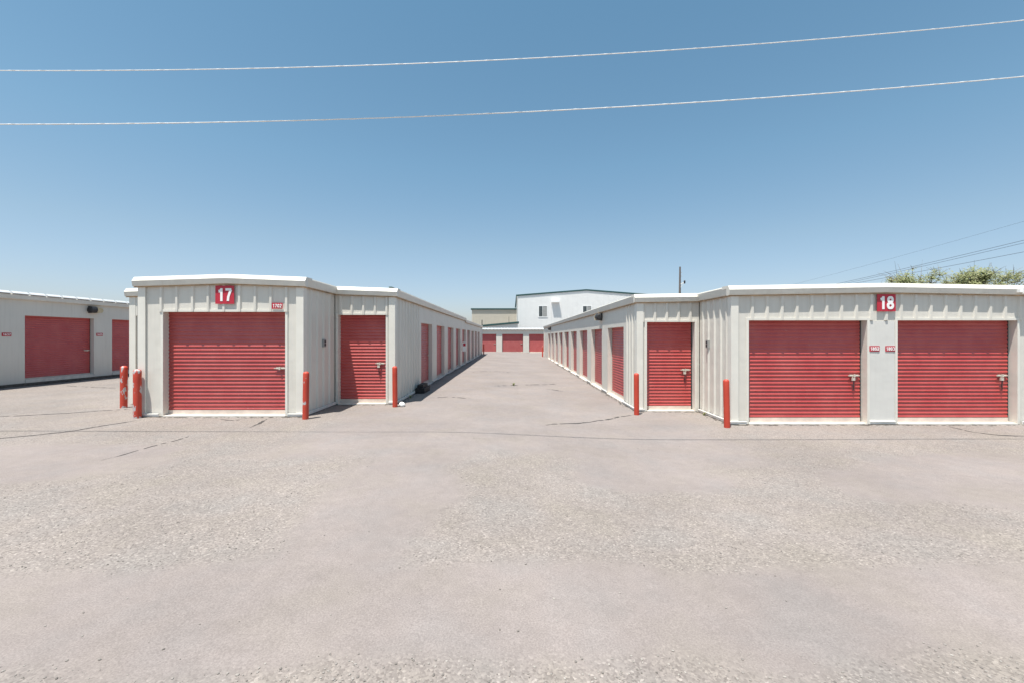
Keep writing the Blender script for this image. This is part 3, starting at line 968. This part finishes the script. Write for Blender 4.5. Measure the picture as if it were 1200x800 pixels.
def sign(name, label, cat, body, loc, w, h, tw, th_, rz=0, bold=.2, group=None, th=.006):
    root = thing(name, label, cat, loc, rz, group)
    mb = MB(); mb.box(-w/2, w/2, -th, 0, -h/2, h/2); mb.build('plate', M['sign_red'], root)
    me = text_mesh(body, tw, th_, bold)
    link('lettering', me, None, root, loc=(0,-th-.0005,0))
    return root
def px_front(px, py, Y): return ((px-600)/F*Y, CH+(HY-py)/F*Y)
x, z = px_front(263, 345.6, AF-.05)
sign('number_sign', 'large red sign reading 17 under the eave above a single door', 'sign', '17', (x,AF-.036,z), .395, .385, .30, .27, bold=.21, group='red building number signs')
x, z = px_front(1039.2, 355, BF-.05)
sign('number_sign', 'large red sign reading 18 above the pillar between two doors', 'sign', '18', (x,BF-.036,z), .39, .36, .30, .27, bold=.21, group='red building number signs')
x, z = px_front(326, 358.8, AF)
sign('unit_sign', 'small red plate reading 1702 at the top right of the front door', 'sign', '1702', (x,AF-.034,z), .225, .125, .19, .075, bold=.17, group='small red unit number plates')
x, z = px_front(1024, 408.3, BF)
sign('unit_sign', 'small red plate reading 1802, left of the pair on the pale pillar', 'sign', '1802', (x,BF-.012,z), .215, .115, .185, .07, bold=.17, group='small red unit number plates')
x, z = px_front(1042.5, 408.3, BF)
sign('unit_sign', 'small red plate reading 1803, right of the pair on the pale pillar', 'sign', '1803', (x,BF-.012,z), .205, .115, .18, .07, bold=.17, group='small red unit number plates')
for px, py, t, lab in ((7.5, 392, '1637', 'small red plate reading 1637 on the shaded block at the left edge'), (116.5, 392, '1635', 'small red plate on the shaded far left block below the wall lamp')):
    Y = 16.8*F/(600-px); z = CH+(HY-py)/F*Y
    sign('unit_sign', lab, 'sign', t, (DX+.004,Y,z), .27, .12, .22, .07, rz=pi/2, bold=.17, group='small red unit number plates')

# white notice with red top on the left row, standing off the pillar
nz = thing('notice_sign', 'small white and red notice board standing out from the left row of doors', 'sign', (AX3,25.2,1.12))
mb = MB(); mb.box(.06, .27, -.01, .0, -.28, .26); mb.build('plate', M['white'], nz)
mb = MB(); mb.box(.09, .24, -.014, -.0105, .02, .19); mb.build('red_mark', M['sign_red'], nz)
mb = MB(); mb.box(.0, .07, -.008, -.002, -.2, -.17); mb.box(.0, .07, -.008, -.002, .12, .15); mb.build('bracket', M['steel'], nz)

# ------------------------------------------------------------------ wall lamps and outlet boxes
def wall_light(label, loc, rz, k=1, m=1):
    r = thing('wall_light', label, 'wall light', loc, rz, 'wall lights under the eaves')
    def bx(mb, x0, x1, *q): mb.box(min(m*x0, m*x1)*k, max(m*x0, m*x1)*k, q[0]*k, q[1]*k, q[2]*k, q[3]*k)
    mb = MB(); mb.tube([(-m*.22*k,-.11*k,0),(-m*.20*k,-.11*k,0),(-m*.02*k,-.11*k,0),(0,-.11*k,0)], [.07*k,.115*k,.125*k,.12*k], 18); bx(mb, -.16, -.04, -.04, .0, -.13, .13); mb.build('housing', M['dark'], r)
    mb = MB()
    poly = [(.004,-.12),(.20,-.10),(.25,-.03),(.22,.06),(.004,.10)]
    mb.prism_y([(m*x*k, z*k) for x, z in (poly if m > 0 else poly[::-1])], -.20*k, -.012*k); mb.build('lens', M['lens'], r)
    return r
Y = 16.8*F/(600-108)
wall_light('tan lensed wall light above the gap between shaded left doors', (DX+.002,Y,2.74), pi/2, 1.05, 1)
wall_light('wall light under the eave of the right row above its nearest doors', (BX0-.002, 14.95, 2.35), -pi/2, 1.0, -1)
wall_light('tiny dark wall light at the far end of the right row', (BX0-.002, 34.5, 2.33), -pi/2, 1.0, -1)
def outlet(label, loc, rz):
    r = thing('outlet_box', label, 'outlet box', loc, rz, 'grey outlet boxes on the side walls')
    mb = MB(); mb.box(-.055, .055, -.05, 0, -.09, .09); mb.build('box', M['box'], r)
    mb = MB(); mb.box(-.035, .035, -.058, -.051, .01, .065); mb.box(-.035, .035, -.058, -.051, -.065, -.01); mb.build('cover', M['dark'], r)
    return r
outlet('small outlet box on the shaded side wall of block 17', (AX2+.001, 10.10, 1.52), pi/2)
outlet('small outlet box on the sunlit side wall of block 18', (BX1-.001, 10.12, 1.50), -pi/2)

# white bracket with cable at the right end of the eave of block 18
br = thing('cable_bracket', 'white cable bracket on the eave at the right end of block 18', 'bracket', (10.58, BF-.10, 2.60))
mb = MB(); mb.box(-.10, .10, -.06, .0, -.02, .05); mb.box(-.05, .05, -.10, -.061, -.05, .07); mb.build('plate', M['white'], br)
mb = MB(); mb.box(.08, .18, -.09, -.02, -.01, .03); mb.build('clamp', M['dark'], br)
mb = MB(); mb.tube([(.05,-.06,-.05),(.25,-.08,-.11),(.5,-.07,-.15),(.9,-.05,-.16)], .012, 6); mb.build('cable', M['trim'], br)

# ------------------------------------------------------------------ bollards
def make_bollard():
    mb = MB(); r = .073
    prof = [(r,-.2),(r,.2),(r,.4),(r,.6),(r,.8),(r,.965),(r-.004,.985),(r-.022,1.004),(r-.05,1.013),(.004,1.015)]
    mb.lathe(prof, 28)
    me = mb.mesh('bollard')
    for p in me.polygons: p.use_smooth = len(p.vertices) == 4
    o = link('bollard', me, M['bollard'])
    return o
bol = make_bollard()
bl = [(ground_at(161,488.5), 'worn red bollard with two pale peeled patches at the left front corner of block 17', .035, 1.0),
      (ground_at(145,476.5), 'chipped red bollard standing furthest left beyond block 17', .05, .985),
      (ground_at(358,490), 'red bollard at the right front corner of block 17 before its shaded side', -.07, .96),
      (ground_at(463,476), 'red bollard beside the narrow door at the left mouth of the aisle', -.1, .965),
      (ground_at(746,485), 'orange red bollard at the right mouth of the aisle', -.1, .97),
      (ground_at(852,499.5), 'orange red bollard at the left front corner of block 18', -.06, .965),
      ((-2.72,41.4,0), 'distant dark red bollard at the far end of the left row', -.05, .98),
      ((2.85,40.2,-.15), 'distant dark red bollard at the far end of the right row', -.05, .98)]
for i, (p, lab, wear, hs) in enumerate(bl):
    o = bol if i == 0 else bol.copy()
    if i: col.objects.link(o)
    o.location = (p[0], p[1], gh(p[0], p[1])); o.rotation_euler = (R((i*37 % 5-2)*.35), R((i*53 % 5-2)*.35), i*1.3)
    ws = .98 if i < 2 else .82
    o.scale = (ws,ws,hs)
    o['wear'] = wear
    tag(o, lab, 'bollard', 'red bollards at the building corners')

# rubber block and stone by the left row
mb = MB(); mb.prism([(-.13,-.42),(.13,-.38),(.15,.40),(-.12,.42)], 0, .16); mb.prism([(-.09,-.34),(.08,-.30),(.10,.30),(-.08,.33)], .161, .25)
rb = mb.build('rubber_block', M['rubber'], None, loc=(AX3+.20, 13.25, gh(-2.8,13.2)))
tag(rb, 'black rubber block lying at the foot of the left row before its first door', 'block')
bm = bmesh.new(); bmesh.ops.create_icosphere(bm, subdivisions=3, radius=.075)
for v in bm.verts: v.co *= 1+.18*mnoise.noise(v.co*14); v.co.z *= .85
me = bpy.data.meshes.new('white_stone'); bm.to_mesh(me); bm.free()
st = link('white_stone', me, M['stone'], smooth=True, loc=(-2.66, 10.42, gh(-2.66,10.42)+.05))
tag(st, 'white stone lying by the bollard at the left mouth of the aisle', 'stone')

# ------------------------------------------------------------------ overhead lines
def cable(Y, c0, a, b, r, name, label, dy=0.0):
    pts = []
    for i in range(121):
        px = -1500 + i*35.0
        py = c0 + a*px + b*px*px
        yy = Y + dy*(px-600)/1200
        pts.append(((px-600)/F*yy, yy, CH+(HY-py)/F*yy))
    mb = MB(); 
    # two strands twisted together
    mb.tube(pts, r, 8)
    n = []
    rr = random.Random(3)
    fine = []
    for i in range(len(pts)-1):
        for k in range(6):
            t = k/6; q = Vector(pts[i]).lerp(Vector(pts[i+1]), t); fine.append(q)
    ang = [i*1.05 for i in range(len(fine))]
    mb.tube([q + Vector((0, cos(g)*r*.8, sin(g)*r*.8)) for q, g in zip(fine, ang)], r*.5, 6)
    o = mb.build(name, M['cable'], None, smooth=True)
    tag(o, label, 'cable', 'pale overhead cables over the yard')
cable(6.50, 146, 8.3e-4, -3.96e-5, .0078, 'overhead_cable', 'lower pale overhead cable crossing the sky above the yard', -.10)
cable(6.33, 83, 5e-3, -4.51e-5, .0062, 'overhead_cable', 'upper pale overhead cable crossing the top of the sky', -.14)

def wire(pa, Ya, pb_, Yb, r, label, sag=.5):
    A_ = Vector(((pa[0]-600)/F*Ya, Ya, CH+(HY-pa[1])/F*Ya)); B_ = Vector(((pb_[0]-600)/F*Yb, Yb, CH+(HY-pb_[1])/F*Yb))
    pts = []
    for i in range(33):
        t = i/32; q = A_.lerp(B_, t); q.z -= sag*4*t*(1-t); pts.append(q)
    mb = MB(); mb.tube(pts, r, 6)
    o = mb.build('power_line', M['wire'], None, smooth=True); tag(o, label, 'power line', 'thin dark power lines in the right sky')
wire((1330,250), 40, (880,354), 85, .022, 'highest of the three dark power lines above the tree', .3)
wire((1330,254), 40, (880,355), 85, .020, 'middle of the three dark power lines above the tree', .3)
wire((1330,270), 40, (880,352), 85, .022, 'lowest dark power line passing in front of the tree', .3)
wire((1330,222), 40, (880,346), 85, .010, 'faint thin power line above the three dark ones', .3)

up = thing('utility_pole', 'slim wooden utility pole rising beyond the roof of the right row', 'utility pole', ((796.5-600)/F*60, 60, 0))
mb = MB(); mb.tube([(0,0,0),(0,0,6),(.05,0,11.42)], [.19,.16,.11], 10); mb.build('pole', M['wood'], up)
mb = MB(); mb.tube([(.08,-.15,9.0),(.62,-.15,9.25)], .03, 6); mb.tube([(.08,-.15,8.55),(.5,-.15,9.1)], .02, 6); mb.build('arm', M['steel'], up)
mb = MB(); mb.lathe([(.02,9.05),(.10,9.07),(.12,9.2),(.12,9.42),(.07,9.5),(.0,9.52)], 12, c=(.62,-.15)); mb.build('lamp_head', M['dark'], up)
def line_pole(px, Y, top, label):
    p = thing('utility_pole', label, 'utility pole', ((px-600)/F*Y, Y+.25, 0))
    mb = MB(); mb.tube([(0,0,0),(0,0,top*.5),(0,0,top)], [.19,.16,.12], 10); mb.build('pole', M['wood'], p)
    mb = MB(); mb.box(-1.0, 1.0, -.26, -.14, top-.9, top-.78); mb.build('crossarm', M['wood'], p)
line_pole(1330, 40, CH+(HY-220)/F*40+.2, 'utility pole carrying the dark power lines at their near right end')
line_pole(880, 85, CH+(HY-345)/F*85+.2, 'utility pole carrying the dark power lines at their far end behind block 18')
mb = MB(); mb.tube([(.14,-.1,10.1),(.30,-.1,10.12)], .04, 6); mb.tube([(.14,-.1,10.6),(.28,-.1,10.6)], .03, 6); mb.build('insulator', M['box'], up)

# ------------------------------------------------------------------ trees
def tree(x, y, h, rx, label, seed, dens, drymix, clumps):
    rd = random.Random(seed)
    root = thing('tree', label, 'tree', (x,y,0), 0, 'trees beyond block 18')
    tr = MB(); fol = MB(); dry = MB()
    tr.tube([(0,0,-.1),(.06,.03,h*.25),(-.05,0,h*.45),(.03,.02,h*.62)], [.26,.21,.16,.09], 10)
    cl = []
    for i in range(clumps):
        a = rd.uniform(0, 2*pi); rr_ = rx*math.sqrt(rd.random())
        zc = h*rd.uniform(.55, .93) - .10*h*(rr_/rx)**2
        c = Vector((rr_*cos(a), rr_*sin(a), zc)); cl.append((c, rd.uniform(.35, .95), rd.random()))
        s0 = Vector((0,0,h*rd.uniform(.22,.5)))
        m = s0.lerp(c, .55)+Vector((0,0,-.25))
        tr.tube([s0, m, c], [.085,.045,.015], 6)
    for c, r, dryv in cl:
        for j in range(9):
            e = c + Vector((rd.gauss(0,1), rd.gauss(0,1), rd.gauss(.45,.8)))*r*.75
            dry.tube([c, c.lerp(e,.5)+Vector((0,0,.06)), e], [.022,.014,.007], 4)
        n = int((dens*r*r*r*1.3 + dens*.25)*1.7)
        tgt = fol
        if dryv < drymix: n = int(n*.22)
        for j in range(n):
            d = Vector((rd.gauss(0,1), rd.gauss(0,1), rd.gauss(0,.8)))
            d = d.normalized()*r*(rd.random()**.45)*rd.uniform(.6,1.25)
            q = c+d; s_ = rd.uniform(.05,.12)
            u = Vector((rd.gauss(0,1), rd.gauss(0,1), rd.gauss(0,1))).normalized(); w = u.orthogonal().normalized()
            tgt.poly([q-u*s_*1.3, q+w*s_*.6, q+u*s_*1.3, q-w*s_*.6])
    tr.build('trunk', M['bark'], root, smooth=True)
    dry.build('twigs', M['leaf_dry'], root)
    me = bpy.data.meshes.new('crown'); me.from_pydata(fol.v, [], fol.f)
    link('crown', me, M['leaf'], root)
tree(39.6, 44, 8.5, 2.0, 'leftmost thin green tree top above the roof of block 18', 1, 150, .2, 34)
tree(43.4, 46, 9.7, 2.4, 'half bare twiggy tree top above the roof of block 18, tallest part', 2, 110, .55, 40)
tree(47.2, 44, 9.0, 2.5, 'leafy green tree top above the right of block 18', 3, 230, .08, 44)
tree(51.2, 45, 9.35, 2.3, 'sparse tree top furthest right above the roof of block 18', 4, 80, .6, 34)

# ------------------------------------------------------------------ small weeds
def weed(x, y, h, n, label, seed):
    rd = random.Random(seed); mb = MB()
    for i in range(n):
        a = rd.uniform(0, 2*pi); l = h*rd.uniform(.5, 1.1); lean = rd.uniform(.2, .8)*l
        d = Vector((cos(a), sin(a), 0)); p = d.cross(Vector((0,0,1)))*h*.05
        b0 = Vector((rd.gauss(0,h*.12), rd.gauss(0,h*.12), 0)); m = b0+d*lean*.45+Vector((0,0,l*.65)); e = b0+d*lean+Vector((0,0,l*.95))
        mb.poly([b0-p, b0+p, m+p*1.2, m-p*1.2]); mb.poly([m-p*1.2, m+p*1.2, e])
    o = mb.build('weed', M['leaf'], None, loc=(x, y, gh(x, y)))
    tag(o, label, 'weed', 'small weeds in the yard')
g = ground_at(602, 451); weed(g[0], g[1], .12, 30, 'little weed growing from the crack in the middle of the aisle', 1)
g = ground_at(173, 473); weed(-7.98, 10.6, .13, 26, 'little weed at the left inner corner of block 17', 2)
weed(4.50, 10.1, .09, 18, 'little weed at the foot of the sunlit side wall of block 18', 3)
weed(-2.80, 11.9, .10, 20, 'little weed in the shade at the foot of the left row', 4)
